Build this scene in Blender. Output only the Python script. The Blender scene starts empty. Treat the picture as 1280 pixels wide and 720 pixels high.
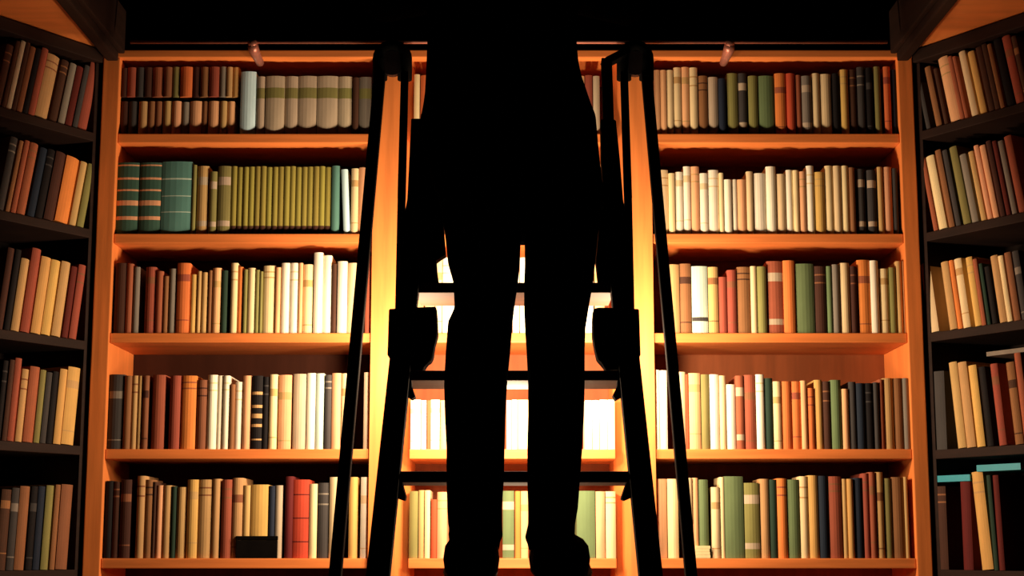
import bpy, bmesh, math, random
from mathutils import Vector, Matrix
random.seed(7)
S = bpy.context.scene
COL = S.collection
R = math.radians

# ------------------------------------------------------------------ camera
F = 2000.0; HC = 1.35; PITCH = math.atan(0.16)
cp, sp = math.cos(PITCH), math.sin(PITCH)
cd = bpy.data.cameras.new('camera'); cam = bpy.data.objects.new('camera', cd); COL.objects.link(cam)
cd.sensor_width = 36; cd.lens = 36 * F / 1280; cd.clip_start = .05
cam.location = (0, 0, HC); cam.rotation_euler = (math.pi / 2 + PITCH, 0, 0)
S.camera = cam
AX = 0.0
def ray(px, py):
    u = (px - 640) / F; v = (360 - py) / F
    return Vector((u, cp - sp * v, sp + cp * v))
def at(px, py, Y):
    d = ray(px, py); return Vector((0, 0, HC)) + d * (Y / d.y)
def zat(py, Y): return at(640, py, Y).z

# ------------------------------------------------------------------ helpers
def srgb(r, g, b):
    f = lambda c: (c / 255 / 12.92) if c / 255 <= .04045 else ((c / 255 + .055) / 1.055) ** 2.4
    return (f(r), f(g), f(b), 1)
def tag(o, label=None, cat=None, group=None, kind=None):
    if label: o['label'] = label
    if cat: o['category'] = cat
    if group: o['group'] = group
    if kind: o['kind'] = kind
    return o
def empty(name, loc=(0, 0, 0), rz=0):
    o = bpy.data.objects.new(name, None); COL.objects.link(o)
    o.location = loc; o.rotation_euler = (0, 0, rz); o.empty_display_size = .05
    return o
def finish(name, bm, mats, parent=None, smooth=False, world=True):
    """link a bmesh as one object; world: coordinates are world ones, the parent's placement is undone"""
    bmesh.ops.recalc_face_normals(bm, faces=bm.faces)
    me = bpy.data.meshes.new(name); bm.to_mesh(me); bm.free()
    for m in (mats if isinstance(mats, (list, tuple)) else [mats]): me.materials.append(m)
    if smooth:
        for p in me.polygons: p.use_smooth = True
    o = bpy.data.objects.new(name, me); COL.objects.link(o)
    if parent is not None:
        o.parent = parent
        if world:
            M = (Matrix.Translation(parent.location) @ Matrix.Rotation(parent.rotation_euler.z, 4, 'Z')).inverted()
            me.transform(M)
    return o
def box(bm, x0, x1, y0, y1, z0, z1, bev=0.0):
    r = bmesh.ops.create_cube(bm, size=1)
    for v in r['verts']:
        v.co = Vector(((x0 + x1) / 2 + v.co.x * (x1 - x0), (y0 + y1) / 2 + v.co.y * (y1 - y0), (z0 + z1) / 2 + v.co.z * (z1 - z0)))
    if bev:
        es = list({e for v in r['verts'] for e in v.link_edges})
        bmesh.ops.bevel(bm, geom=es, offset=bev, segments=2, affect='EDGES', profile=.6)
def frame_of(a, b, up=Vector((0, 1, 0))):
    t = (b - a).normalized()
    s = t.cross(up)
    if s.length < 1e-4: s = t.cross(Vector((1, 0, 0)))
    s.normalize(); n = s.cross(t).normalized()
    return t, s, n
def beam(bm, a, b, w, d, w2=None, bev=.003):
    """rectangular bar from a to b, w across the picture, d in depth"""
    t, s, n = frame_of(a, b)
    vs = []
    for p, ww in ((a, w), (b, w2 or w)):
        for i, j in ((-1, -1), (1, -1), (1, 1), (-1, 1)):
            vs.append(bm.verts.new(p + s * i * ww / 2 + n * j * d / 2))
    fs = [(0, 1, 2, 3), (7, 6, 5, 4)] + [(i, (i + 1) % 4, 4 + (i + 1) % 4, 4 + i) for i in range(4)]
    faces = [bm.faces.new([vs[k] for k in f]) for f in fs]
    if bev:
        es = list({e for f in faces for e in f.edges})
        bmesh.ops.bevel(bm, geom=es, offset=bev, segments=2, affect='EDGES', profile=.6)
def tube(bm, pts, radii, n=14, flat=1.0, cap=True):
    """round tube through points; flat squeezes the second axis"""
    if not isinstance(radii, (list, tuple)): radii = [radii] * len(pts)
    rings = []; prev_s = None
    for i, p in enumerate(pts):
        a = pts[max(i - 1, 0)]; b = pts[min(i + 1, len(pts) - 1)]
        t = (b - a).normalized()
        s = prev_s if prev_s is not None else (t.cross(Vector((0, 1, 0))) if abs(t.y) < .95 else t.cross(Vector((1, 0, 0))))
        s = (s - t * s.dot(t)).normalized(); prev_s = s
        q = t.cross(s)
        rings.append([bm.verts.new(p + s * math.cos(2 * math.pi * k / n) * radii[i] + q * math.sin(2 * math.pi * k / n) * radii[i] * flat) for k in range(n)])
    for a, b in zip(rings, rings[1:]):
        for k in range(n): bm.faces.new((a[k], a[(k + 1) % n], b[(k + 1) % n], b[k]))
    if cap: bm.faces.new(rings[0][::-1]); bm.faces.new(rings[-1])
def loft(bm, rings, n=28, power=2.0):
    """horizontal rings (cx, cy, z, rx, ry) joined into a closed skin"""
    rs = []
    for cx, cy, z, rx, ry in rings:
        ring = []
        for k in range(n):
            a = 2 * math.pi * k / n; c, s = math.cos(a), math.sin(a)
            ring.append(bm.verts.new((cx + rx * math.copysign(abs(c) ** (2 / power), c), cy + ry * math.copysign(abs(s) ** (2 / power), s), z)))
        rs.append(ring)
    for a, b in zip(rs, rs[1:]):
        for k in range(n): bm.faces.new((a[k], a[(k + 1) % n], b[(k + 1) % n], b[k]))
    bm.faces.new(rs[0][::-1]); bm.faces.new(rs[-1])
def ball(bm, c, r, sub=3):
    m = Matrix.Translation(c) @ Matrix.Diagonal((r[0], r[1], r[2], 1))
    bmesh.ops.create_icosphere(bm, subdivisions=sub, radius=1, matrix=m)
def prism(bm, pts, Y, th, bev=.002):
    """outline of pixels at distance Y with real thickness th behind it"""
    w = [at(x, y, Y) for x, y in pts]
    f = [bm.verts.new(p) for p in w]; b = [bm.verts.new(p + Vector((0, th, 0))) for p in w]
    n = len(w); fs = [bm.faces.new(f), bm.faces.new(b[::-1])]
    for i in range(n): fs.append(bm.faces.new((f[i], b[i], b[(i + 1) % n], f[(i + 1) % n])))
    if bev:
        bmesh.ops.bevel(bm, geom=list({e for q in fs for e in q.edges}), offset=bev, segments=1, affect='EDGES')

# ------------------------------------------------------------------ materials
def mat(name, rgb, rough=.6, spec=.3, noise=.0, scale=12, stretch=(1, 1, 1), rand=0.0, bump=0.0, metal=0.0, rgb2=None):
    m = bpy.data.materials.new(name); m.use_nodes = True
    nt = m.node_tree; N = nt.nodes; L = nt.links
    b = N['Principled BSDF']
    b.inputs['Roughness'].default_value = rough; b.inputs['Specular IOR Level'].default_value = spec
    b.inputs['Metallic'].default_value = metal
    c = srgb(*rgb); c2 = srgb(*rgb2) if rgb2 else tuple([k * (1 - noise) for k in c[:3]] + [1])
    tc = N.new('ShaderNodeTexCoord'); mp = N.new('ShaderNodeMapping'); mp.inputs['Scale'].default_value = stretch
    L.new(tc.outputs['Object'], mp.inputs['Vector'])
    nz = N.new('ShaderNodeTexNoise'); nz.inputs['Scale'].default_value = scale; nz.inputs['Detail'].default_value = 5
    L.new(mp.outputs[0], nz.inputs['Vector'])
    rp = N.new('ShaderNodeValToRGB'); rp.color_ramp.elements[0].position = .35; rp.color_ramp.elements[1].position = .65
    rp.color_ramp.elements[0].color = c2; rp.color_ramp.elements[1].color = c
    L.new(nz.outputs['Fac'], rp.inputs[0]); out = rp.outputs[0]
    if rand:
        oi = N.new('ShaderNodeObjectInfo'); mr = N.new('ShaderNodeMapRange')
        mr.inputs['To Min'].default_value = 1 - rand; mr.inputs['To Max'].default_value = 1 + rand
        L.new(oi.outputs['Random'], mr.inputs['Value'])
        hs = N.new('ShaderNodeHueSaturation'); L.new(out, hs.inputs['Color']); L.new(mr.outputs[0], hs.inputs['Value'])
        mr2 = N.new('ShaderNodeMapRange'); mr2.inputs['To Min'].default_value = .49; mr2.inputs['To Max'].default_value = .51
        L.new(oi.outputs['Random'], mr2.inputs['Value']); L.new(mr2.outputs[0], hs.inputs['Hue'])
        out = hs.outputs[0]
    L.new(out, b.inputs['Base Color'])
    if bump:
        bp = N.new('ShaderNodeBump'); bp.inputs['Strength'].default_value = bump; bp.inputs['Distance'].default_value = .004
        L.new(nz.outputs['Fac'], bp.inputs['Height']); L.new(bp.outputs[0], b.inputs['Normal'])
    return m
WOOD = mat('orange_wood', (236, 134, 68), .5, .35, .25, 5, (.6, 3, 9), bump=.15)
WOODV = mat('orange_wood_upright', (238, 137, 70), .5, .35, .22, 5, (9, 3, .6), bump=.15)
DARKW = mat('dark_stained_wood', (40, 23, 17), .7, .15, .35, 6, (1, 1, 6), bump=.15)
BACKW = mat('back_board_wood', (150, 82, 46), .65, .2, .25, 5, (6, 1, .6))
BACKL = mat('shaded_back_board_wood', (72, 38, 26), .7, .1, .25, 5, (6, 1, .6))  # left bay board: the shade of the cavity is put into its colour
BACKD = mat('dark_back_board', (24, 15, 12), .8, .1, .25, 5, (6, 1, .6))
BLACKM = mat('blackened_ladder_wood', (9, 8, 8), .9, .03, .3, 8, (1, 1, 1))
TREADM = mat('brown_tread_wood', (58, 34, 22), .9, .1, .25, 6, (.6, 4, 1))
IRON = mat('dark_iron', (40, 30, 32), .4, .4, .3, 20, metal=.6)
BRONZE = mat('brown_bronze', (196, 128, 112), .4, .5, .2, 20, metal=.5)
WALL = mat('dark_painted_plaster', (22, 18, 18), .9, .05, .2, 4)
FLOORM = mat('dark_floorboards', (48, 30, 20), .6, .2, .35, 4, (6, .6, 1))
PAGES = mat('book_pages', (214, 194, 156), .9, .05, .15, 60)
CLOTH = mat('black_wool', (7, 7, 9), 1, .0, .3, 60, bump=.2)
TROUS = mat('black_denim', (7, 7, 9), 1, .0, .3, 60, bump=.2)
LEATH = mat('dark_leather', (14, 9, 8), .8, .05, .3, 40)
SKIN = mat('skin', (196, 140, 112), .6, .2, .08, 20)
HAIR = mat('dark_hair', (22, 16, 13), .7, .15, .3, 60)
PAL = {  # spine cloth colours and the words for them
 'K': ((26, 22, 24), 'black'), 'DB': ((74, 46, 36), 'dark brown'), 'B': ((140, 92, 62), 'brown'),
 'R': ((158, 84, 62), 'rust'), 'DR': ((96, 34, 32), 'maroon'), 'O': ((222, 124, 66), 'orange'),
 'P': ((232, 172, 128), 'peach'), 'T': ((196, 156, 104), 'tan'), 'Y': ((214, 168, 98), 'golden tan'),
 'C': ((232, 206, 160), 'cream'), 'W': ((246, 236, 214), 'off-white'), 'G': ((104, 122, 84), 'green'),
 'DG': ((40, 60, 48), 'dark green'), 'OL': ((134, 128, 76), 'olive'), 'TL': ((92, 138, 130), 'teal'),
 'LB': ((212, 244, 255), 'pale blue'), 'GY': ((132, 122, 112), 'grey'), 'DK': ((66, 62, 62), 'charcoal'),
 'N': ((34, 42, 58), 'navy'), 'RD': ((190, 72, 50), 'red'), 'OG': ((150, 138, 66), 'yellow-olive'),
 'GC': ((190, 170, 146), 'greyish cream'), 'DT': ((64, 96, 84), 'deep green'), 'AQ': ((196, 214, 200), 'pale aqua'),
}
BM = {k: mat('book_cloth_' + w.replace(' ', '_').replace('-', '_'), c, .75, .15, .16, 30, (1, 1, .25), rand=.07, bump=.05) for k, (c, w) in PAL.items()}

# ------------------------------------------------------------------ frames of the three cases
YF = 4.6                                     # front plane of the main bookcase
ANG = math.atan2(1, .65)                     # heading of the angled cases
class Case:
    def __init__(s, ox, oy, a):
        s.o = Vector((ox, oy, 0)); s.a = a
        s.x = Vector((math.cos(a), math.sin(a), 0)); s.y = Vector((-math.sin(a), math.cos(a), 0))
    def hit(s, px, py, off=0.0):
        d = ray(px, py); p0 = s.o + s.y * off - Vector((0, 0, HC))
        t = p0.dot(s.y) / d.dot(s.y)
        w = Vector((0, 0, HC)) + d * t
        return (w - s.o).dot(s.x), w.z
    def world(s, lx, ly, z): return s.o + s.x * lx + s.y * ly + Vector((0, 0, z))
MAIN = Case(0, YF, 0)
xl = at(116, 420, YF).x; xr = at(1153.5, 420, YF).x
LEFT = Case(xl - .004, YF + .0, ANG)
RIGHT = Case(xr + .004, YF + .0, -ANG)

# shelf levels: y of the front top edge in the photo
LV = [167.5, 292.5, 416.5, 561.5, 698]
ZS = [zat(y, YF) for y in LV]
pitch_dn = .31
ZALL = ZS + [ZS[-1] - pitch_dn * k for k in (1, 2, 3)]
TH = .028
ZHEAD_T, ZHEAD_B = zat(64, YF), zat(73.5, YF)
DEP = .30

# ------------------------------------------------------------------ room shell
def struct(name, bm, m): return tag(finish(name, bm, m), kind='structure')
b = bmesh.new(); box(b, -3, 3, -1.6, 6.6, -.1, 0); struct('floor', b, FLOORM)
b = bmesh.new(); box(b, -3, 3, -1.6, 6.6, 4.8, 4.9); struct('ceiling', b, WALL)
b = bmesh.new(); box(b, -3.1, -3, -1.6, 6.6, 0, 4.8); struct('wall_left', b, WALL)
b = bmesh.new(); box(b, 3, 3.1, -1.6, 6.6, 0, 4.8); struct('wall_right', b, WALL)
b = bmesh.new(); box(b, -3, 3, -1.7, -1.6, 0, 4.8); struct('wall_front', b, WALL)
b = bmesh.new(); box(b, -3, 3, 6.5, 6.6, ZHEAD_T, 4.8); box(b, -3, 3, YF + DEP + .03, YF + DEP + .13, 0, ZHEAD_T); struct('wall_back', b, WALL)
# gallery floor above the bookcase and the soffits each side of the opening
b = bmesh.new(); box(b, -3, 3, YF + .02, 6.5, ZHEAD_T, ZHEAD_T + .05); struct('trim_1', b, WALL)
bxl = at(148, 60, YF - .02).x; bxr = at(1121, 60, YF - .02).x
for i, (x0, x1, s) in enumerate(((-3, bxl, -1), (bxr, 3, 1))):
    b = bmesh.new(); box(b, x0, x1, .9, YF + .015, ZHEAD_T + .004, ZHEAD_T + .045)
    struct('ceiling_soffit_left' if s < 0 else 'ceiling_soffit_right', b, WOOD)
    b = bmesh.new(); xx = bxl if s < 0 else bxr
    box(b, min(xx, xx + s * .035), max(xx, xx + s * .035), .9, YF - .012, ZHEAD_T - .035, ZHEAD_T + .003, .006)
    box(b, min(xx, xx - s * .018), max(xx, xx - s * .018), .9, YF - .012, ZHEAD_T - .012, ZHEAD_T + .12, .004)
    struct('trim_2' if s < 0 else 'trim_3', b, DARKW)

# ------------------------------------------------------------------ main bookcase
mc = tag(empty('bookcase', (0, YF, 0)), 'orange wooden wall bookcase of three bays behind the ladder', 'bookcase')
def xm(px): return at(px, 420, YF).x
UP = [(xm(116), xm(137.5)), (xm(464), xm(513)), (xm(768), xm(817)), (xm(1134), xm(1153))]
BAY = {'L': (UP[0][1], UP[1][0]), 'C': (UP[1][1], UP[2][0]), 'R': (UP[2][1], UP[3][0])}
for i, (x0, x1) in enumerate(UP):
    b = bmesh.new()
    if i in (1, 2):      # the two dividers have a splayed face towards the middle bay
        c = xm(497) if i == 1 else xm(785)
        pl_ = [(x0, YF - .012), (c, YF - .012), (x1, YF + .09), (x1, YF + DEP), (x0, YF + DEP)] if i == 1 else [(x1, YF - .012), (c, YF - .012), (x0, YF + .09), (x0, YF + DEP), (x1, YF + DEP)]
        lo = [b.verts.new((x, y, 0)) for x, y in pl_]; hi = [b.verts.new((x, y, ZHEAD_B)) for x, y in pl_]
        b.faces.new(lo); b.faces.new(hi)
        for k in range(5): b.faces.new((lo[k], lo[(k + 1) % 5], hi[(k + 1) % 5], hi[k]))
    else: box(b, x0, x1, YF - .012, YF + DEP, 0, ZHEAD_B, .003)
    finish('upright', b, WOODV, mc)
for k, (x0, x1) in BAY.items():
    for z in ZALL:
        b = bmesh.new(); box(b, x0 + .0005, x1 - .0005, YF - .004, YF + DEP, z - TH, z, .0025); finish('shelf', b, WOOD, mc)
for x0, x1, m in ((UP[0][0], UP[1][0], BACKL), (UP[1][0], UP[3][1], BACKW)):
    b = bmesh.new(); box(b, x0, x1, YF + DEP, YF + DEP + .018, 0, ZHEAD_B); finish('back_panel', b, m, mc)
b = bmesh.new(); box(b, UP[0][0], UP[3][1], YF - .014, YF + DEP + .018, ZHEAD_B, ZHEAD_T, .003); finish('header_board', b, WOOD, mc)
b = bmesh.new(); box(b, UP[0][0] + .01, UP[3][1] - .01, YF - .002, YF + .03, 0, ZALL[-1] - TH - .001); finish('plinth', b, WOOD, mc)
# the thin half shelf between the two tiers of booklets
zt2 = zat(125.4, YF + .02) + .001
hx1 = MAIN.hit(298.4, 130)[0]
b = bmesh.new(); box(b, BAY['L'][0] + .0005, hx1, YF + .018, YF + DEP, zt2, zt2 + .006); finish('half_shelf', b, BACKD, mc)

# ------------------------------------------------------------------ angled side bookcases
SL = {'LL': [(167, 120), (287, 114), (426, 106), (557.5, 102), (712, 96)],
      'RR': [(164, 1152), (292, 1153), (417, 1158), (563, 1162), (712, 1166)]}
SZ = {}
for key, fr, sgn in (('LL', LEFT, -1), ('RR', RIGHT, 1)):
    root = tag(empty('bookcase', (fr.o.x, fr.o.y, 0), fr.a), 'dark-stained bookcase set at an angle along the %s edge of the photo' % ('left' if sgn < 0 else 'right'), 'bookcase', None)
    zs = [fr.hit(px, py)[1] for py, px in SL[key]]; SZ[key] = zs
    x0, x1 = (-.86, -.004) if sgn < 0 else (.004, .86)
    def loc(name, bm, m):
        o = finish(name, bm, m, root, world=False); return o
    for z in zs + [zs[-1] - .31 * k for k in (1, 2, 3)]:
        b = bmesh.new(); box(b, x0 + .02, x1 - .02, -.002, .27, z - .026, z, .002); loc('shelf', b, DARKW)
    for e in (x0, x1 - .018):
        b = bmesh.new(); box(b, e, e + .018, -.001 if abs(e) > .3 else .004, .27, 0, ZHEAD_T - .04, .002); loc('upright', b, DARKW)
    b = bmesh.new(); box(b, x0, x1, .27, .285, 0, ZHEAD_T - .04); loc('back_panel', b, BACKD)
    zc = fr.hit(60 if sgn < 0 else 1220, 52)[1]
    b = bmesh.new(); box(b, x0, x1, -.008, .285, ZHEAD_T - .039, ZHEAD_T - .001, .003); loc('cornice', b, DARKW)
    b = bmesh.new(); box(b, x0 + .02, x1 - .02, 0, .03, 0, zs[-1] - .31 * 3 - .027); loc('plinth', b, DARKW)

# ------------------------------------------------------------------ books
def book_bm(w, d, h, style=None, M=None, slot0=0, bm=None):
    """a closed book standing with its spine to the front; slots: cloth, pages, band"""
    own = bm is None
    n0 = 0 if own else len(bm.verts)
    if own: bm = bmesh.new()
    bul = min(.006, w * .22)
    prof = [(0, bul)] + [(w * t, bul * (1 - math.sin(math.pi * t)) * .9) for t in (.12, .3, .5, .7, .88)] + [(w, bul), (w, d), (0, d)]
    zl = [(0, 0)]
    for a, c, s in (style or []): zl += [(a, s), (c, 0)]
    zl = [z for z in zl if z[0] < 1]
    lev = [z[0] * h for z in zl] + [h]
    rings = [[bm.verts.new((x, y, z)) for x, y in prof] for z in lev]
    n = len(prof)
    for i in range(len(rings) - 1):
        for k in range(n):
            f = bm.faces.new((rings[i][k], rings[i][(k + 1) % n], rings[i + 1][(k + 1) % n], rings[i + 1][k]))
            f.material_index = slot0 + (zl[i][1] if k < 6 else (1 if k == 7 else 0))
    bt = bm.faces.new(rings[0][::-1]); tp = bm.faces.new(rings[-1])
    for f in (bt, tp):
        f.material_index = slot0
        f.normal_update()
    if w > .006:
        r = bmesh.ops.inset_region(bm, faces=[tp], thickness=.0022, depth=-.003)
        tp.material_index = slot0 + 1
    if M is not None:
        bm.verts.ensure_lookup_table()
        for v in bm.verts[n0:]: v.co = M @ v.co
    return bm

BOOKS = []   # every entry: dict
def row(key, fr, zshelf, ox, oy, sc, bottom, text, lean=0.0, xmin=None, xmax=None, name='book'):
    prev = -9 if xmin is None else xmin
    items = []
    for tok in text.replace('\n', ' ').split(','):
        p = tok.split()
        if not p: continue
        a, c, t, col = float(p[0]), float(p[1]), float(p[2]), p[3]
        opts = p[4:]
        off = .002 + random.random() * .007
        if name == 'journal': off = .011 + random.random() * .003
        if name == 'booklet': off = .006 + random.random() * .008
        for o in opts:
            if o.startswith('in'): off = float(o[2:]) / 100
        x0, _ = fr.hit(ox + a / sc, oy + bottom / sc, off); x1, _ = fr.hit(ox + c / sc, oy + bottom / sc, off)
        _, zt = fr.hit(ox + (a + c) / 2 / sc, oy + t / sc, off)
        h = (zt - zshelf); ln = lean
        for o in opts:
            if o.startswith('ln'): ln = float(o[2:])
        x0 = max(x0, prev + .0004)
        if xmax is not None: x1 = min(x1, xmax)
        if x1 - x0 < .004: continue
        items.append(dict(key=key, fr=fr, x0=x0, x1=x1, h=h, z=zshelf, off=off, col=col, lean=ln, opts=opts, name=name,
                          area=(c - a) / sc * (bottom - t) / sc))
        prev = x1
    BOOKS.extend(items)
GAP = .003
def mainrow(key, bay, i, ox, oy, bottom, text, sc=3.2, **kw):
    row(key, MAIN, kw.pop('z', ZS[i]), ox, oy, sc, bottom, text, xmin=BAY[bay][0] + .001, xmax=kw.pop('xmax', BAY[bay][1] - .001), **kw)

mainrow('L1u', 'L', 0, 130, 60, 375, '''112 165 150 DB, 168 230 145 R, 232 290 145 DK, 292 352 145 DB, 356 440 145 R, 442 500 142 B, 502 560 142 OL, 566 654 140 O,
 658 716 142 DB, 718 778 142 B, 781 858 140 R, 862 910 140 GY, 912 956 142 T, 960 1008 145 Y''', sc=6, z=zt2 + .0065, xmax=hx1 - .002, name='booklet')
mainrow('L1l', 'L', 0, 130, 60, 640, '''112 175 400 DB, 177 242 400 DK, 252 318 400 T, 322 372 400 B, 374 425 400 B, 435 500 398 T, 502 570 398 P, 576 630 405 GY,
 636 726 398 P, 730 770 400 B, 775 858 398 P, 864 914 398 T, 920 974 400 P''', sc=6, xmax=hx1 - .004, name='booklet')
mainrow('L1', 'L', 0, 130, 40, 405, '''541 602 158 LB in.3, 605 640 178 GC set, 642 717 176 GC set, 719 771 177 GC set, 773 847 176 GC set, 849 931 176 GC set, 933 990 178 GC set, 992 1016 182 DB, 1018 1068 180 GY set''')
mainrow('L2', 'L', 1, 130, 190, 325, '''42 130 42 DT vol, 134 221 42 DT vol, 223 343 38 TL vol2, 346 362 52 OL, 366 412 56 T lab, 415 445 78 OL lab, 448 500 56 OL lab''')
x = 503
t = ''
for k in range(17):
    w = [23, 25, 21, 24, 23][k % 5]
    t += '%d %d %d OG foot,' % (x, x + w - .5, 57 + [0, 3, 1, 4, 2][(k * 3) % 5]); x += w + .4
mainrow('L2j', 'L', 1, 130, 190, 325, t, name='journal')
mainrow('L2', 'L', 1, 130, 190, 325, '''907 938 55 TL, 958 984 70 LB ln-3, 986 1014 66 C, 1016 1046 62 P''')
mainrow('L3', 'L', 2, 120, 300, 370, '''68 112 92 DB, 113 138 95 R, 141 166 108 GY, 190 231 108 R, 233 261 125 R, 263 283 145 B, 285 312 115 GY, 316 368 92 O,
 371 397 138 Y, 399 414 125 T, 416 440 130 T, 444 458 122 B, 460 494 112 P, 496 520 122 DG, 533 560 92 C, 562 582 108 O, 585 600 118 OL, 602 630 112 C,
 632 648 120 OL, 650 662 126 OL, 664 711 103 C, 713 733 110 P, 735 769 92 W, 771 804 92 W, 806 822 92 P, 824 862 98 C, 866 902 50 W, 904 938 62 W,
 940 958 96 DB, 962 1001 85 W, 1003 1045 92 C, 1074 1098 60 R''')
mainrow('L4', 'L', 3, 110, 440, 388, '''75 134 90 DK, 136 164 95 B, 166 190 95 T, 192 208 96 T, 211 234 95 B, 249 300 92 R, 319 362 95 R, 366 425 95 O,
 429 469 112 B, 471 509 92 W, 511 532 95 W, 534 559 95 W, 561 581 130 B, 583 610 120 W, 613 645 95 P, 649 692 95 K gilt, 694 717 100 K, 719 751 90 C,
 757 808 92 P, 816 867 88 GC, 870 905 85 W, 907 940 86 AQ, 943 969 92 DK, 971 1008 85 P, 1010 1040 86 C, 1100 1132 82 GC''')
mainrow('L5', 'L', 4, 110, 570, 405, '''60 88 100 K, 90 118 104 DB, 120 163 95 DB, 186 217 80 T, 219 250 95 B, 252 264 104 DB, 266 290 118 P, 292 324 118 T, 326 345 122 DG,
 347 386 125 T, 388 432 95 Y, 434 488 95 T, 490 520 92 T, 527 568 95 R, 570 612 88 T, 614 642 118 T, 646 714 115 Y, 717 741 120 N, 743 773 118 GC, 783 814 82 DR,
 816 879 95 RD ribs, 881 912 112 C, 915 959 108 DK, 961 1002 85 C, 1040 1074 85 Y, 1087 1126 85 W''')
mainrow('R1', 'R', 0, 760, 40, 405, '''188 211 152 P, 213 237 152 P, 239 264 152 C, 266 296 142 C, 299 328 140 P, 331 362 142 C, 366 402 175 B, 405 444 180 GC lab, 447 475 185 N,
 481 524 165 OL, 526 560 165 DK lab, 566 605 175 OL, 608 668 175 G, 673 718 165 O, 720 754 165 RD, 756 779 172 R, 781 820 175 GY lab, 823 853 165 C, 855 900 168 C,
 906 931 165 K, 936 968 150 Y, 971 1002 150 DB, 1004 1038 140 DK, 1041 1066 142 K, 1073 1098 138 OL, 1111 1138 138 O, 1141 1160 150 N''')
mainrow('R2', 'R', 1, 760, 190, 328, '''205 244 72 C, 246 271 85 C, 273 304 80 W, 306 334 58 W, 337 369 58 P, 372 404 85 W, 406 447 72 W, 449 467 84 C, 469 499 110 W, 501 520 110 W,
 522 557 110 P, 559 585 78 C, 587 636 85 W, 639 678 58 W, 681 716 88 C, 719 745 72 W, 747 770 73 C, 772 799 78 P, 801 831 55 W, 834 874 80 Y, 876 908 55 C, 910 940 55 C,
 943 970 55 C, 973 995 62 B, 1001 1036 68 DK lab, 1045 1080 72 DK lab, 1086 1108 60 T, 1110 1144 60 P, 1146 1166 65 DK''')
mainrow('R3', 'R', 2, 760, 300, 368, '''240 289 98 T, 291 336 95 B, 339 402 105 AQ blk, 405 445 108 T, 448 480 148 R, 482 519 120 R, 521 574 108 B, 576 600 105 C, 602 640 106 OL,
 642 706 85 R lab, 708 755 82 O, 759 830 95 G, 833 880 105 DB, 882 903 105 G, 905 933 98 GY, 935 975 92 C, 978 1002 105 DB, 1006 1057 80 O, 1059 1090 82 W,
 1095 1132 115 C, 1134 1160 110 OL, 1163 1184 85 T, 1186 1208 85 C''')
mainrow('R4', 'R', 3, 760, 440, 385, '''182 208 72 W, 210 240 74 W, 279 314 80 C, 316 326 90 RD, 328 374 85 P, 377 410 90 OL, 412 449 90 W, 451 475 95 C, 477 515 130 W, 517 549 95 R lab,
 552 596 92 R, 598 631 90 W, 633 665 105 DG, 667 699 118 C, 701 740 118 O, 742 777 118 O, 779 802 115 P, 804 831 145 O, 833 865 112 Y, 867 898 118 DB, 900 940 112 G,
 943 969 148 P, 972 1000 120 DK, 1002 1035 125 N, 1037 1069 125 K, 1071 1090 122 DK, 1093 1108 110 R, 1110 1150 105 T, 1152 1188 105 B, 1190 1212 105 GY''')
mainrow('R5', 'R', 4, 760, 570, 405, '''190 239 92 P, 242 285 92 C, 316 341 88 C, 343 365 88 P, 367 406 95 G, 419 452 125 C, 454 470 85 C, 472 547 82 G, 551 611 108 OL lab, 614 652 92 T,
 654 682 95 DG, 684 723 90 O, 726 773 95 G, 775 808 82 C, 810 850 78 Y, 852 888 80 N, 891 944 82 R, 946 964 92 T, 966 990 92 Y, 993 1028 88 N, 1030 1054 70 R, 1056 1080 65 R,
 1083 1111 65 T, 1116 1144 90 OL, 1146 1194 85 B, 1196 1209 84 T''')
mainrow('C1', 'C', 0, 0, 0, 167, '517 524 93 C, 525 538 94 O, 540 552 92 P, 722 731 95 P, 732 741 94 R, 742 750 95 GC, 765 771 92 C', sc=1)
mainrow('C2', 'C', 1, 0, 0, 292, '541 553 206 C, 554 566 205 P, 741 750 206 GC, 751 760 205 P', sc=1)
mainrow('C3', 'C', 2, 0, 0, 412, '516 529 325 T, 531 543 324 P, 544 552 323 C, 553 567 322 W, 641 649 324 W, 650 660 322 W, 729 742 324 W, 744 756 326 P', sc=1)
mainrow('C4', 'C', 3, 420, 470, 270, '''267 304 86 W, 306 324 88 W, 326 338 88 B, 340 372 86 W, 375 398 88 P, 614 631 88 W, 633 652 86 W, 654 694 86 C,
 898 922 88 W, 924 948 88 W, 951 978 86 W, 980 1008 86 W''', sc=2.88)
mainrow('C5', 'C', 4, 420, 470, 664, '''252 293 415 OL, 296 316 412 T, 318 337 412 C, 341 361 445 RD, 363 398 418 P, 600 641 414 G lab, 645 664 415 O, 666 692 415 P,
 868 934 414 G, 937 970 416 P, 973 1018 416 C, 1020 1040 418 T''', sc=2.88)

def siderow(key, fr, i, oy_bot, text, lean):
    row(key, fr, SZ[key[:2]][i], 0, 0, 1, oy_bot, text, lean=lean)
siderow('LL1', LEFT, 0, 152, '''-8 1 52 DB, 2 7 46 DB, 8 14 46 GC, 15 20 48 DB, 21 28 54 B, 29 35 56 K, 36 44 56 R, 45 60 66 T, 63 72 72 DB, 74 82 76 GY, 83 91 80 DR, 92 98 78 DK, 99 110 76 R''', 11)
siderow('LL2', LEFT, 1, 278, '''-4 5 168 DK, 7 12 172 B, 14 20 172 R, 22 32 176 R, 35 44 182 N, 45 54 184 K, 56 68 188 DB, 70 86 195 O, 88 96 200 T, 98 106 203 OL''', 10)
siderow('LL3', LEFT, 2, 416, '''-4 4 308 DB, 6 13 310 K, 15 25 322 T, 27 38 309 R, 40 52 320 Y, 53 64 324 Y, 66 77 326 T, 79 86 332 DR, 88 97 330 R''', 7)
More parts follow.
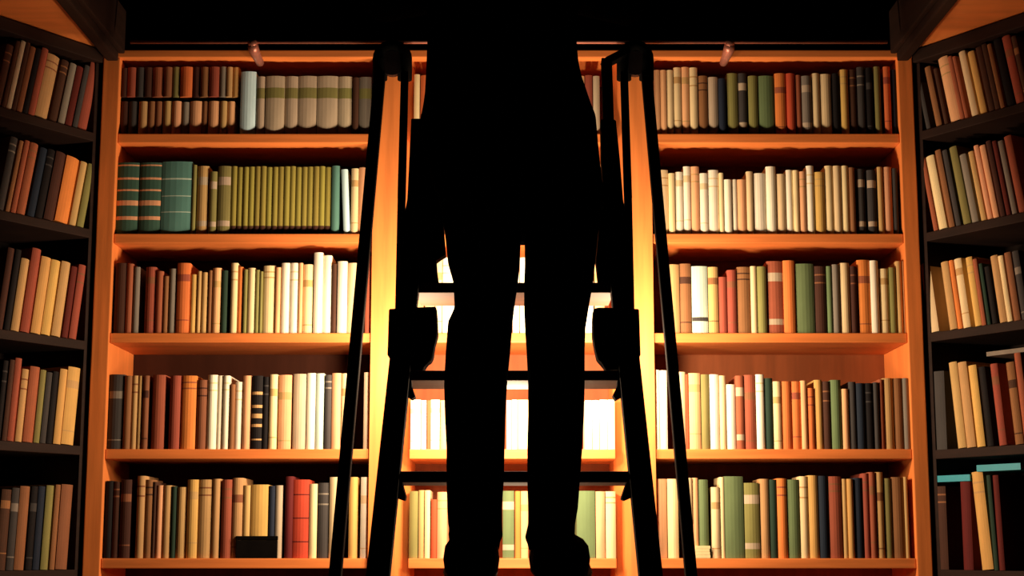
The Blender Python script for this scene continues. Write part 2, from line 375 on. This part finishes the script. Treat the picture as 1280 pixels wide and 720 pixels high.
siderow('LL4', LEFT, 3, 556, '''-5 1 450 K, 3 9 449 DB, 10 18 447 R, 20 28 461 T, 30 42 458 R, 43 50 462 OL, 51 58 465 DK, 59 66 464 K, 68 77 461 Y, 78 93 459 Y''', 4)
siderow('LL5', LEFT, 4, 710, '''-4 8 612 DB, 9 18 610 DK, 19 31 608 B, 33 41 608 K, 42 50 608 N, 52 61 607 OL, 63 69 606 B, 71 85 606 B''', 2.5)
siderow('RR1', RIGHT, 0, 152, '''1157 1162 88 DK, 1169 1176 80 B, 1180 1184 82 DB, 1187 1199 68 P, 1200 1205 66 R, 1206 1210 66 R, 1214 1222 60 C, 1225 1233 60 Y, 1236 1243 54 DB, 1244 1250 50 DB, 1251 1256 50 B,
 1259 1268 44 K, 1270 1280 40 R, 1282 1288 40 DB''', -11)
siderow('RR2', RIGHT, 1, 280, '''1166 1171 192 R, 1172 1182 192 C, 1185 1192 184 B, 1194 1200 184 DK, 1203 1212 180 OL, 1214 1222 190 GY, 1226 1232 186 T, 1234 1240 178 P, 1241 1248 178 P, 1250 1256 172 DB,
 1258 1263 172 DR, 1265 1271 172 GY, 1273 1282 166 R''', -10)
siderow('RR3', RIGHT, 2, 412, '''1160 1172 328 C, 1186 1195 326 T, 1196 1202 324 O, 1203 1212 322 C, 1218 1226 320 Y, 1227 1232 322 R, 1234 1238 328 DG, 1240 1246 332 K, 1249 1258 318 T, 1259 1265 318 C, 1267 1275 314 B, 1277 1285 312 DK''', -7)
siderow('RR4', RIGHT, 3, 558, '''1165 1182 464 DK ln0, 1196 1206 452 T, 1207 1218 452 T, 1220 1230 456 Y, 1233 1241 458 K, 1248 1257 454 R, 1268 1278 452 B, 1280 1288 440 R''', -5)
siderow('RR5', RIGHT, 4, 706, '''1169 1184 608 DB ln0, 1203 1215 602 DR ln0, 1226 1240 590 Y ln-5, 1242 1247 594 DG ln-3, 1248 1255 594 DR ln-2''', 0)

PLACE = {'L1u': 'upper tier, top shelf, left bay', 'L1l': 'lower tier, top shelf, left bay'}
ORDN = ['top', 'second', 'third', 'fourth', 'fifth']
BAYN = {'L': 'left bay', 'R': 'right bay', 'C': 'middle bay behind ladder', 'LL': 'angled far left case', 'RR': 'angled far right case'}
def place_of(k):
    if k in PLACE: return PLACE[k]
    k = k.rstrip('jul'); return '%s shelf, %s' % (ORDN[int(k[-1]) - 1], BAYN[k[:-1]])
LBD = {'lab': [(.12, .2, 2), (.72, .84, 2)], 'gilt': [(.12, .14, 2), (.3, .34, 2), (.42, .48, 2), (.56, .6, 2), (.74, .78, 2)],
       'vol': [(.2, .25, 2), (.4, .47, 2), (.6, .625, 2), (.76, .79, 2), (.95, .97, 2)], 'vol2': [(.3, .31, 2), (.52, .53, 2), (.75, .77, 2)],
       'set': [(.62, .8, 2)], 'foot': [(.001, .13, 2)], 'ribs': [(.2, .215, 2), (.5, .515, 2), (.8, .815, 2)], 'blk': [(.18, .24, 2)]}  # foot: shadow along the journals' lower edge, painted as a dark band
BANDC = {'lab': 'GC', 'gilt': 'T', 'vol': 'P', 'vol2': 'AQ', 'set': 'OL', 'foot': 'DB', 'ribs': 'DR', 'blk': 'DK'}
def sizeword(e):
    w = e['x1'] - e['x0']
    s = 'thin' if w < .017 else ('wide' if w > .032 else '')
    return s
def place_matrix(e):
    fr = e['fr']; w = e['x1'] - e['x0']; a = R(e['lean'])
    # turn about the lower corner the book leans on; the foot prints keep their width
    W = w * math.cos(a)
    base = fr.world(e['x0'], e['off'], e['z'] + .0005)
    rot = Matrix.Rotation(fr.a, 4, 'Z')
    if abs(a) < 1e-6: return Matrix.Translation(base) @ rot, w
    if a > 0:   # top goes right: stands on its right corner
        L = Matrix.Translation((W * math.cos(a) , 0, 0)) @ Matrix.Rotation(a, 4, 'Y') @ Matrix.Translation((-W, 0, 0))
    else:
        L = Matrix.Translation((w - W * math.cos(a), 0, 0)) @ Matrix.Rotation(a, 4, 'Y')
    return Matrix.Translation(base) @ rot @ L, W
ORD = ['', 'second', 'third', 'fourth', 'fifth', 'sixth', 'seventh', 'eighth', 'ninth', 'tenth']
# the 300 books that show largest stand alone; the slimmest of the rest form one object
plain = [e for e in BOOKS if e['name'] == 'book']
plain.sort(key=lambda e: -e['area'])
rest = plain[300:] if len(plain) > 325 else []
restid = {id(e) for e in rest}
print('BOOKS', len(BOOKS), 'plain', len(plain), 'rest', len(rest))
rows = {}
for e in BOOKS: rows.setdefault(place_of(e['key']), []).append(e)
GROUPS = {}
for pl, es in rows.items():
    es.sort(key=lambda e: e['x0'])
    def heightword(e):
        nb = [q['h'] for q in es if abs(q['x0'] - e['x0']) < .12]
        m = sum(nb) / len(nb)
        return 'tall' if e['h'] > m * 1.09 else ('short' if e['h'] < m * .88 else '')
    for e in es:
        e['desc'] = ' '.join(q for q in (sizeword(e), heightword(e), PAL[e['col']][1]) if q)
    for i, e in enumerate(es):
        nm = e['name']
        if nm == 'journal':
            e['label'] = 'yellow-olive journal in the even run of matching volumes, second shelf, left bay'; e['group'] = 'yellow-olive journals on the second shelf'; continue
        same = [q for q in es if q['desc'] == e['desc'] and q['name'] == nm]
        extra = ''
        if 'vol' in e['opts']: extra = ' with pink bands'
        if len(same) == 1:
            lc = PAL[es[i - 1]['col']][1] if i else None; rc = PAL[es[i + 1]['col']][1] if i + 1 < len(es) else None
            if lc and rc: nbr = 'between %s and %s ones' % (lc, rc)
            elif rc: nbr = 'at the left end beside a %s one' % rc
            else: nbr = 'at the right end beside a %s one' % lc
            e['label'] = '%s %s%s %s, %s' % (e['desc'], nm, extra, nbr, pl)
        else:
            j = same.index(e); n = len(same)
            o = 'leftmost' if j == 0 else ('rightmost' if j == n - 1 else (ORD[j] + ' from left' if j <= n // 2 else ORD[n - 1 - j] + ' from right'))
            e['label'] = '%s of the %s %ss, %s' % (o, e['desc'], nm, pl)
        if len(e['label'].split()) > 16:
            e['label'] = e['label'].replace('middle bay behind ladder', 'middle bay').replace('angled far', 'far')
        if len(e['label'].split()) > 16:
            e['label'] = '%s %s%s, %s' % (e['desc'], nm, extra, pl)
        e['group'] = '%ss on the %s' % (nm, pl)
sb = bmesh.new(); slots = []
for e in BOOKS:
    M, w = place_matrix(e)
    depth = min(.2, .135 + random.random() * .05) - e['off']
    st = None; bk = 'C'
    for o in e['opts']:
        if o in LBD: st = LBD[o]; bk = BANDC[o]
    if st is None and random.random() < .45 and (e['x1'] - e['x0']) > .014 and e['name'] == 'book':
        q = random.random() * .12
        st = [(.1 + q, .115 + q, 2), (.66 + q, .76 + q, 2)] if random.random() < .5 else [(.7 + q, .72 + q, 2), (.84 + q * .5, .86 + q * .5, 2)]
        bk = {'W': 'C', 'C': 'T', 'P': 'T', 'K': 'DK', 'DB': 'B', 'DK': 'GY', 'O': 'R', 'R': 'B', 'T': 'B', 'B': 'DB', 'Y': 'T'}.get(e['col'], e['col'])
    if id(e) in restid:
        if e['col'] not in slots: slots.append(e['col'])
        before = set(sb.faces)
        book_bm(w, depth, e['h'] / math.cos(R(e['lean'])), None, M, 0, sb)
        for f in sb.faces:
            if f not in before: f.material_index = slots.index(e['col'])
        continue
    bm = book_bm(w, depth, e['h'] / max(.5, math.cos(R(e['lean']))), st)
    o = finish(e['name'], bm, [BM[e['col']], PAGES, BM[bk]])
    o.matrix_world = M
    tag(o, e['label'], 'book' if e['name'] == 'book' else e['name'], e['group'])
if rest:
    o = finish('narrow_books', sb, [BM[c] for c in slots])
    tag(o, 'narrowest slivers of books tucked among the larger ones on all the shelves', 'books', None, 'stuff')
else: sb.free()

# ------------------------------------------------------------------ small things on the shelves
def slab(name, fr, px0, px1, py0, py1, m, label, cat, depth=.16, off=.01, rot=0):
    x0, z1 = fr.hit(px0, py0, off); x1, _ = fr.hit(px1, py0, off); _, z0 = fr.hit((px0 + px1) / 2, py1, off)
    b = bmesh.new()
    box(b, 0, x1 - x0, 0, depth, 0, z1 - z0, .0015)
    o = finish(name, b, m); o.matrix_world = Matrix.Translation(fr.world(x0, off, z0)) @ Matrix.Rotation(fr.a, 4, 'Z') @ Matrix.Rotation(rot, 4, 'Y')
    return tag(o, label, cat)
TEALM = mat('teal_card', (40, 150, 170), .5, .3, .1)
def folder(name, fr, px0, px1, zb, th, m, label, off):
    """a closed card folder lying flat, pages between two covers with a spine"""
    x0, _ = fr.hit(px0, 590, off); x1, _ = fr.hit(px1, 590, off)
    w = x1 - x0; b = bmesh.new()
    box(b, 0, w, 0, .15, 0, .003); box(b, 0, w, 0, .15, th - .003, th); box(b, 0, w, 0, .003, .003, th - .003)
    o = finish(name, b, m); o.matrix_world = Matrix.Translation(fr.world(x0, off, zb)) @ Matrix.Rotation(fr.a, 4, 'Z')
    b = bmesh.new(); box(b, .003, w - .003, .003, .147, .003, th - .003); finish('paper', b, PAGES, o, world=False)
    return tag(o, label, 'folder')
def top_of(key, a, c):
    fr = LEFT if key[:2] == 'LL' else RIGHT
    xa, _ = fr.hit(a, 590, .02); xc, _ = fr.hit(c, 590, .02)
    hs = [e['z'] + e['h'] + abs(math.sin(R(e['lean']))) * .0 for e in BOOKS if e['key'] == key and e['x1'] > xa and e['x0'] < xc]
    return max(hs)
folder('folder', RIGHT, 1161, 1212, top_of('RR5', 1161, 1212) + .002, .018, TEALM, 'teal folder lying flat on the books nearest the post, fifth shelf, far right case', .006)
folder('folder', RIGHT, 1221, 1276, top_of('RR5', 1215, 1276) + .002, .018, TEALM, 'teal folder lying flat at the right edge of the photo, fifth shelf, far right case', .006)
folder('folder', RIGHT, 1240, 1290, top_of('RR4', 1240, 1290) + .002, .012, BM['GY'], 'grey folder lying on the books on fourth shelf, far right case', .006)
# little black box standing before the books on the fifth shelf, left bay
b = bmesh.new()
x0 = MAIN.hit(293, 690, -.02)[0]; x1 = MAIN.hit(345, 690, -.02)[0]; zt = MAIN.hit(300, 670, 0)[1]
# ------------------------------------------------------------------
bx = tag(empty('storage_box', (x0, YF - .035, ZS[4])), 'small black box lying before the books, fifth shelf, left bay', 'box')
b = bmesh.new(); box(b, 0, x1 - x0, .033, .046, .0005, zt - ZS[4] - .012, .002); finish('container', b, LEATH, bx, world=False)
b = bmesh.new(); box(b, -.0008, x1 - x0 + .0008, .0325, .0465, zt - ZS[4] - .0115, zt - ZS[4], .002); finish('lid', b, BLACKM, bx, world=False)
# folded cream card block
x0 = MAIN.hit(869, 690, -.001)[0]; x1 = MAIN.hit(888, 690, -.001)[0]; zt = MAIN.hit(875, 682, 0)[1]
b = bmesh.new()
for k in range(4): 
    h = (zt - ZS[4] - .001) / 4
    box(b, x0 + .001 * (k % 2), x1 - .001 * (k % 3), YF - .003, YF + .009, ZS[4] + .0005 + k * h, ZS[4] + .0003 + (k + 1) * h, .0008)
tag(finish('card_stack', b, BM['C']), 'small stack of cream cards at the shelf edge, fifth shelf, right bay', 'cards')

# ------------------------------------------------------------------ ladder rail
YR = 4.45
zr = zat(52.5, YR)
rr = tag(empty('ladder_rail', (0, YR, zr)), 'thin brown metal rail running along the top of the bookcase', 'rail')
b = bmesh.new(); tube(b, [Vector((xm(150) * .97, YR, zr)), Vector((xm(1122) * .97, YR, zr))], .0055, 16); finish('rod', b, BRONZE, rr, True)
for px in (316, 640, 912):
    xx = at(px, 60, YR).x; b = bmesh.new()
    tube(b, [Vector((xx, YR, zr - .004)), Vector((xx, YR + .012, zr - .016)), Vector((xx, YR + .06, zr - .02)), Vector((xx, YF - .014, zr - .02))], [.014, .016, .014, .012], 14)
    ball(b, Vector((xx, YR, zr - .004)), (.0145, .0145, .0145), 2)
    finish('rail_bracket', b, BRONZE, rr, True)

# ------------------------------------------------------------------ ladder
lad = tag(empty('library_ladder', (0.005, 3.95, 0)), 'black rolling library ladder with broad treads the person stands on', 'ladder')
def ZC(y): return 4.30 + (3.80 - 4.30) * (y - 70) / (700 - 70)      # distance of the stiles at a height
def pl(pts, Yf):  return [at(x, y, Yf(y)) for x, y in pts]
ppm = lambda Y: F / Y
def bar(name, pts, wpx, Yf, d, m=BLACKM):
    b = bmesh.new()
    for (x0, y0), (x1, y1) in zip(pts, pts[1:]):
        Ya, Yb = Yf(y0), Yf(y1)
        beam(b, at(x0, y0, Ya), at(x1, y1, Yb), wpx / ppm((Ya + Yb) / 2), d, bev=.002)
    return finish(name, b, m, lad)
zf = 0.0
def foot(x, y, x2, y2, Yf):
    """carry the line (x,y)-(x2,y2) on down to the floor"""
    a = at(x, y, Yf(y)); c = at(x2, y2, Yf(y2)); t = (.0 - a.z) / (c.z - a.z)
    return a, a + (c - a) * t
def longbar(name, p_top, p_bot, wpx, Yf, d):
    a, c = foot(*p_top, *p_bot, Yf)
    b = bmesh.new(); beam(b, a, c, wpx / ppm(4.0), d, bev=.003)
    return finish(name, b, BLACKM, lad), a, c
YA = lambda y: 4.43 + (4.12 - 4.43) * (y - 70) / 630
YB = lambda y: 4.43 + (4.07 - 4.43) * (y - 70) / 325
longbar('hand_rail', (475, 92), (421, 700), 16, YA, .03)
longbar('hand_rail', (808, 92), (862, 700), 15, YA, .03)
sl, a1, c1 = longbar('stile', (517, 300), (475, 700), 27, ZC, .05)
sr, a2, c2 = longbar('stile', (770, 300), (811, 700), 27, ZC, .05)
bar('upper_stile', [(533, 146), (517, 300)], 14, ZC, .03)
bar('upper_stile', [(758, 76), (765, 300)], 14, ZC, .03)
bar('grab_bar', [(506, 92), (502, 250), (499, 395)], 10, YB, .02)
bar('grab_bar', [(780, 92), (785, 250), (788, 395)], 10, YB, .02)
b = bmesh.new(); beam(b, at(757, 79, 4.31), at(782, 66, YR - .02), .022, .03); finish('stay', b, BLACKM, lad)
# thick sleeves and side plates around the stiles
for pts, in (([(514, 148), (546, 148), (553, 262), (555, 293), (557, 318), (544, 325), (548, 352), (502, 352), (499, 300), (509, 250)],),
             ([(751, 150), (756, 147), (770, 150), (775, 200), (779, 250), (790, 300), (791, 352), (748, 352), (745, 325), (749, 285), (752, 258), (755, 240), (752, 200)],)):
    b = bmesh.new(); prism(b, pts, 4.06, .05); finish('side_plate', b, BLACKM, lad)
for pts, in (([(486, 386), (520, 384), (545, 383), (546, 395), (547, 418), (543, 432), (541, 446), (538, 452), (531, 455), (529, 463), (514, 463), (512, 458), (484, 445)],),
             ([(742, 386), (748, 384), (799, 386), (801, 445), (780, 460), (757, 463), (755, 455), (747, 449), (744, 436), (741, 420), (741, 400)],)):
    b = bmesh.new(); prism(b, pts, 3.98, .06, .003); finish('clamp_block', b, BLACKM, lad)
# hooks that hang over the rail, each with its roller
for xs in ((475, 506), (808, 780)):
    b = bmesh.new(); c = (xs[0] + xs[1]) / 2; w = abs(xs[1] - xs[0]) / 2
    pts = [at(c - w, 100, YR - .015)] + [at(c + w * math.cos(math.pi * (1 - k / 12)), 73 - 14 * math.sin(math.pi * k / 12), YR - .015) for k in range(13)] + [at(c + w, 100, YR - .015)]
    tube(b, pts, [.021] * len(pts), 12)
    hk = finish('rail_hook', b, BLACKM, lad, True)
    b = bmesh.new(); p = at(c, 80, YR - .02)
    bmesh.ops.create_cone(b, cap_ends=True, segments=28, radius1=.036, radius2=.036, depth=.022, matrix=Matrix.Translation(p) @ Matrix.Rotation(R(90), 4, 'X'))
    finish('roller', b, IRON, lad)
# treads with their corner brackets
def edge_at(y):  # inner ends of a tread
    t = (y - 300) / 400
    return 517 + (475 - 517) * t, 770 + (811 - 770) * t
TR = [(353, 13), (463, 12.5), (589, 14), (731, 14)]
tz = []
for y, th in TR:
    Yt = ZC(y) - .02
    x0, x1 = edge_at(y)
    p0 = at(x0 + 8, y, Yt); p1 = at(x1 - 8, y + th, Yt)
    b = bmesh.new(); box(b, p0.x, p1.x, Yt, Yt + .23, p1.z, p0.z, .003)
    td = finish('tread', b, TREADM, lad); tz.append((p0.z, Yt))
tdz = tz[2][0] - tz[3][0]
for k in (1, 2, 3, 4):
    z = tz[3][0] - .285 * k
    if z < .12: break
    f = (a1.z - z) / (a1.z - c1.z); q = a1 + (c1 - a1) * f; q2 = a2 + (c2 - a2) * f
    b = bmesh.new(); box(b, q.x + .02, q2.x - .02, q.y - .03, q.y + .18, z - .028, z, .003); finish('tread', b, TREADM, lad)
for pts, Yb_ in (([(500, 475), (514, 475), (514, 484), (517, 490), (519, 496), (514, 499), (508, 494), (498, 488)], 3.99),
            ([(788, 475), (772, 475), (772, 484), (769, 490), (766, 494), (770, 500), (777, 496), (790, 488)], 3.99),
            ([(488, 602), (503, 602), (504, 613), (507, 620), (506, 626), (499, 624), (486, 618)], 3.90),
            ([(804, 602), (783, 602), (782, 610), (778, 619), (777, 624), (781, 626), (790, 622), (806, 618)], 3.90)):
    b = bmesh.new(); prism(b, pts, Yb_ - .03, .05, .0015); finish('tread_bracket', b, BLACKM, lad)

# ------------------------------------------------------------------ person
YP = 3.70
TZ, TY = tz[3]
per = tag(empty('person', (at(640, 700, YP).x, YP, TZ)), 'person in black jacket and trousers seen from behind, standing on the ladder', 'person')
def rg(y, x0, x1, ry, dy=0.0, Y=YP, grow=0.0):
    a = at(x0, y, Y); c = at(x1, y, Y)
    return ((a.x + c.x) / 2, Y + dy, a.z, abs(c.x - a.x) / 2 + grow, ry + grow)
def remesh(o, vox, smooth=6):
    m = o.modifiers.new('Remesh', 'REMESH'); m.mode = 'VOXEL'; m.voxel_size = vox; m.use_smooth_shade = True
    s = o.modifiers.new('Smooth', 'CORRECTIVE_SMOOTH' if False else 'SMOOTH'); s.iterations = smooth; s.factor = .5
LG = [(270, 553, 650, .10), (300, 557, 651, .10), (330, 560, 650, .098), (355, 567, 647.5, .095), (385, 568, 643, .09), (402, 560, 641, .09), (440, 557, 638, .085),
      (480, 555, 634, .078), (520, 556, 632, .078), (560, 558, 631, .08), (600, 558, 630, .078), (635, 559, 627.5, .073), (655, 560, 627.5, .07), (664, 562, 628, .068), (672, 562, 626, .066), (688, 562, 624, .06)]
RG = [(270, 655, 750, .10), (300, 656, 747, .10), (330, 656, 744, .098), (355, 655, 741, .095), (385, 655, 736, .09), (410, 656, 732, .088), (440, 658, 731, .085),
      (480, 660, 731, .078), (520, 660, 730, .078), (560, 659, 728, .08), (600, 659, 725, .078), (635, 660, 722.5, .073), (655, 660, 719, .07), (668, 657, 718.5, .068), (674, 658, 717, .066), (688, 661, 713, .06)]
HIP = [(300, 575, 730, .07), (294, 557, 747, .105), (280, 553, 751, .12), (262, 552, 752, .12), (230, 550, 745, .12), (200, 552, 738, .115), (150, 556, 728, .105)]
TOR = [(262, 552, 755, .122), (250, 548, 757, .128), (220, 538, 752, .128), (180, 528, 748, .12), (145, 526, 745, .118), (130, 529, 739, .115), (115, 531, 734, .113), (95, 532, 727, .112), (75, 533, 723, .112),
       (50, 534, 721, .115), (27, 535, 720, .12), (0, 533, 726, .125), (-25, 530, 735, .12), (-45, 545, 722, .105), (-58, 575, 690, .085), (-68, 595, 668, .07)]
cx = 631
# body: one continuous figure, a little inside the clothes
def arm_pts(s):
    sh = at(cx + s * 88, -22, YP + .0); el = at(cx + s * 150, 4 if s > 0 else 0, YP + .10); wr = at(cx + s * 62, -10, YP + .34)
    return sh, el, wr
def limb(b, pts, rads, sub=5):
    P, Q = [], []
    for i in range(len(pts) - 1):
        for k in range(sub):
            t = k / sub; P.append(pts[i].lerp(pts[i + 1], t)); Q.append(rads[i] * (1 - t) + rads[i + 1] * t)
    P.append(pts[-1]); Q.append(rads[-1]); tube(b, P, Q, 16)
b = bmesh.new()
G = -.010
loft(b, [rg(y, x0, x1, r * .93, grow=G) for y, x0, x1, r in LG] + [rg(695, 570, 612, .045), rg(712, 570, 612, .045)])
loft(b, [rg(y, x0, x1, r * .93, grow=G) for y, x0, x1, r in RG] + [rg(695, 668, 708, .045), rg(712, 668, 708, .045)])
loft(b, [rg(y, x0, x1, r, grow=G) for y, x0, x1, r in HIP[::1]])
loft(b, [rg(y, x0 + 8, x1 - 8, r * .9, grow=G) for y, x0, x1, r in TOR[2:]])
nz0 = at(cx, -60, YP).z
loft(b, [(at(cx, 0, YP).x, YP, nz0 - .03, .062, .06), (at(cx, 0, YP).x, YP + .01, nz0 + .05, .056, .058), (at(cx, 0, YP).x, YP + .025, nz0 + .13, .056, .062)])
hc = Vector((at(cx, 0, YP).x, YP + .03, nz0 + .2))
loft(b, [(hc.x, hc.y + .035, hc.z - .115, .025, .025), (hc.x, hc.y + .03, hc.z - .1, .045, .06), (hc.x, hc.y + .015, hc.z - .06, .063, .082), (hc.x, hc.y + .005, hc.z - .02, .072, .093),
         (hc.x, hc.y, hc.z + .03, .077, .098), (hc.x, hc.y - .004, hc.z + .07, .072, .09), (hc.x, hc.y - .006, hc.z + .1, .052, .066), (hc.x, hc.y - .006, hc.z + .115, .02, .03)])
# nose, lips, brow and ears, facing the books
loft(b, [(hc.x, hc.y + .098, hc.z - .035, .014, .016), (hc.x, hc.y + .105, hc.z - .028, .013, .016), (hc.x, hc.y + .094, hc.z + .012, .007, .012)], 10)
ball(b, Vector((hc.x, hc.y + .085, hc.z - .062)), (.024, .014, .009), 2)
for s in (-1, 1):
    ball(b, Vector((hc.x + s * .03, hc.y + .08, hc.z + .008)), (.014, .011, .009), 2)
    ball(b, Vector((hc.x + s * .077, hc.y - .002, hc.z - .01)), (.01, .02, .032), 2)
    sh, el, wr = arm_pts(s)
    limb(b, [sh, el, wr], [.05, .04, .027])
    d = (wr - el).normalized(); side = Vector((-s, .0, 0)); up = Vector((0, 0, 1))
    pm = wr + d * .05
    tube(b, [wr - d * .01, wr + d * .03, wr + d * .085], [.024, .036, .034], 14, .5)
    for k, (ln, off) in enumerate(((.072, .028), (.08, .0095), (.075, -.0095), (.058, -.028))):
        r0 = wr + d * .078 + up * off
        p1 = r0 + d * ln * .45; p2 = p1 + (d * .6 + side * .75).normalized() * ln * .32; p3 = p2 + (d * .1 + side).normalized() * ln * .28
        tube(b, [r0, p1, p2, p3], [.0098, .0092, .0085, .007], 10)
    t0 = wr + d * .03 + up * .02; tube(b, [t0, t0 + (d * .5 + up * .6 + side * .4).normalized() * .035, t0 + (d * .8 + up * .5 + side * .6).normalized() * .062], [.012, .0105, .008], 10)
body = finish('body', b, SKIN, per, True); remesh(body, .006, 4)
# hair
b = bmesh.new()
loft(b, [(hc.x, hc.y - .035, hc.z - .085, .05, .05), (hc.x, hc.y - .03, hc.z - .05, .071, .072), (hc.x, hc.y - .024, hc.z, .082, .088), (hc.x, hc.y - .012, hc.z + .04, .087, .1),
         (hc.x, hc.y - .006, hc.z + .08, .082, .1), (hc.x, hc.y - .006, hc.z + .11, .06, .078), (hc.x, hc.y - .006, hc.z + .127, .025, .034)])
finish('hair', b, HAIR, per, True)
# trousers
b = bmesh.new()
loft(b, [rg(y, x0, x1, r) for y, x0, x1, r in LG]); loft(b, [rg(y, x0, x1, r) for y, x0, x1, r in RG]); loft(b, [rg(y, x0, x1, r) for y, x0, x1, r in HIP])
# cuff folds
for y, x0, x1 in ((668, 560, 629), (671, 656, 719.5)):
    q = rg(y, x0, x1, .072); loft(b, [(q[0], q[1], q[2] - .01, q[3] - .003, q[4] - .003), (q[0], q[1], q[2], q[3], q[4]), (q[0], q[1], q[2] + .01, q[3] - .003, q[4] - .003)])
tr = finish('trousers', b, TROUS, per, True); remesh(tr, .004, 2)
# jacket
b = bmesh.new()
loft(b, [rg(y, x0, x1, r) for y, x0, x1, r in TOR], 36)
for s in (-1, 1):
    sh, el, wr = arm_pts(s)
    limb(b, [at(cx + s * 60, -10, YP), sh, el, el.lerp(wr, .5), el.lerp(wr, .9)], [.07, .068, .056, .05, .042])
tube(b, [Vector((hc.x + .066 * math.cos(a), YP + .005 + .068 * math.sin(a), nz0 + .005)) for a in [2 * math.pi * k / 20 for k in range(21)]], .016, 10)
jk = finish('jacket', b, CLOTH, per, True); remesh(jk, .007, 3)
# shoes
def shoe(px0, px1, heel_in, turn):
    xa = at(px0, 700, YP).x; xb = at(px1, 700, YP).x; c = (xa + xb) / 2; w = (xb - xa) / 2
    z = TZ + .0005; b = bmesh.new()
    def ring(y, wx, h, zb=0.0, n=18):
        return [bm_v for bm_v in [(wx * math.cos(a), y, zb + h * .5 + h * .5 * math.copysign(abs(math.sin(a)) ** .7, math.sin(a))) for a in [2 * math.pi * k / n for k in range(n)]]]
    prof = [(-.062, .6, .06), (-.055, .86, .1), (-.03, 1.0, .118), (.0, 1.0, .12), (.04, .95, .105), (.08, .95, .078), (.12, 1.0, .062), (.17, 1.02, .052), (.21, .9, .044), (.235, .6, .034), (.242, .3, .02)]
    rings = []
    Rm = Matrix.Translation((c, YP + .005, z)) @ Matrix.Rotation(turn, 4, 'Z')
    for y, wf, h in prof: rings.append([b.verts.new(Rm @ Vector(p)) for p in ring(y, w * wf, h)])
    for p, q in zip(rings, rings[1:]):
        for k in range(18): b.faces.new((p[k], p[(k + 1) % 18], q[(k + 1) % 18], q[k]))
    b.faces.new(rings[0]); b.faces.new(rings[-1][::-1])
    sh_ = finish('shoe', b, LEATH, per, True)
    b = bmesh.new()
    for y0, y1, h in ((-.066, .02, .016), (.02, .24, .008)):
        pass
    return sh_
shoe(554, 624, 0, R(2)); shoe(662, 738, 0, R(-4))

# ------------------------------------------------------------------ light
def lamp(name, loc, e, col, rad):
    l = bpy.data.lights.new(name, 'POINT'); l.energy = e; l.color = col; l.shadow_soft_size = rad
    o = bpy.data.objects.new(name, l); COL.objects.link(o); o.location = loc; return o
WARM = (1.0, .74, .48)
lamp('reading_lamp', at(644, 508, 4.25), 19, WARM, .05)
lamp('side_lamp', at(520, 432, 4.27), 27, WARM, .04)
lamp('side_lamp', at(768, 432, 4.27), 30, WARM, .04)
lamp('low_lamp', at(644, 668, 4.22), 6, WARM, .05)
w = bpy.data.worlds.new('world'); S.world = w; w.use_nodes = True
w.node_tree.nodes['Background'].inputs[0].default_value = (.3, .35, .6, 1); w.node_tree.nodes['Background'].inputs[1].default_value = .002
vs = S.view_settings
S.display_settings.display_device = 'sRGB'
vs.view_transform = 'Standard'; vs.look = 'None'; vs.gamma = 1; vs.exposure = 0; vs.use_curve_mapping = False
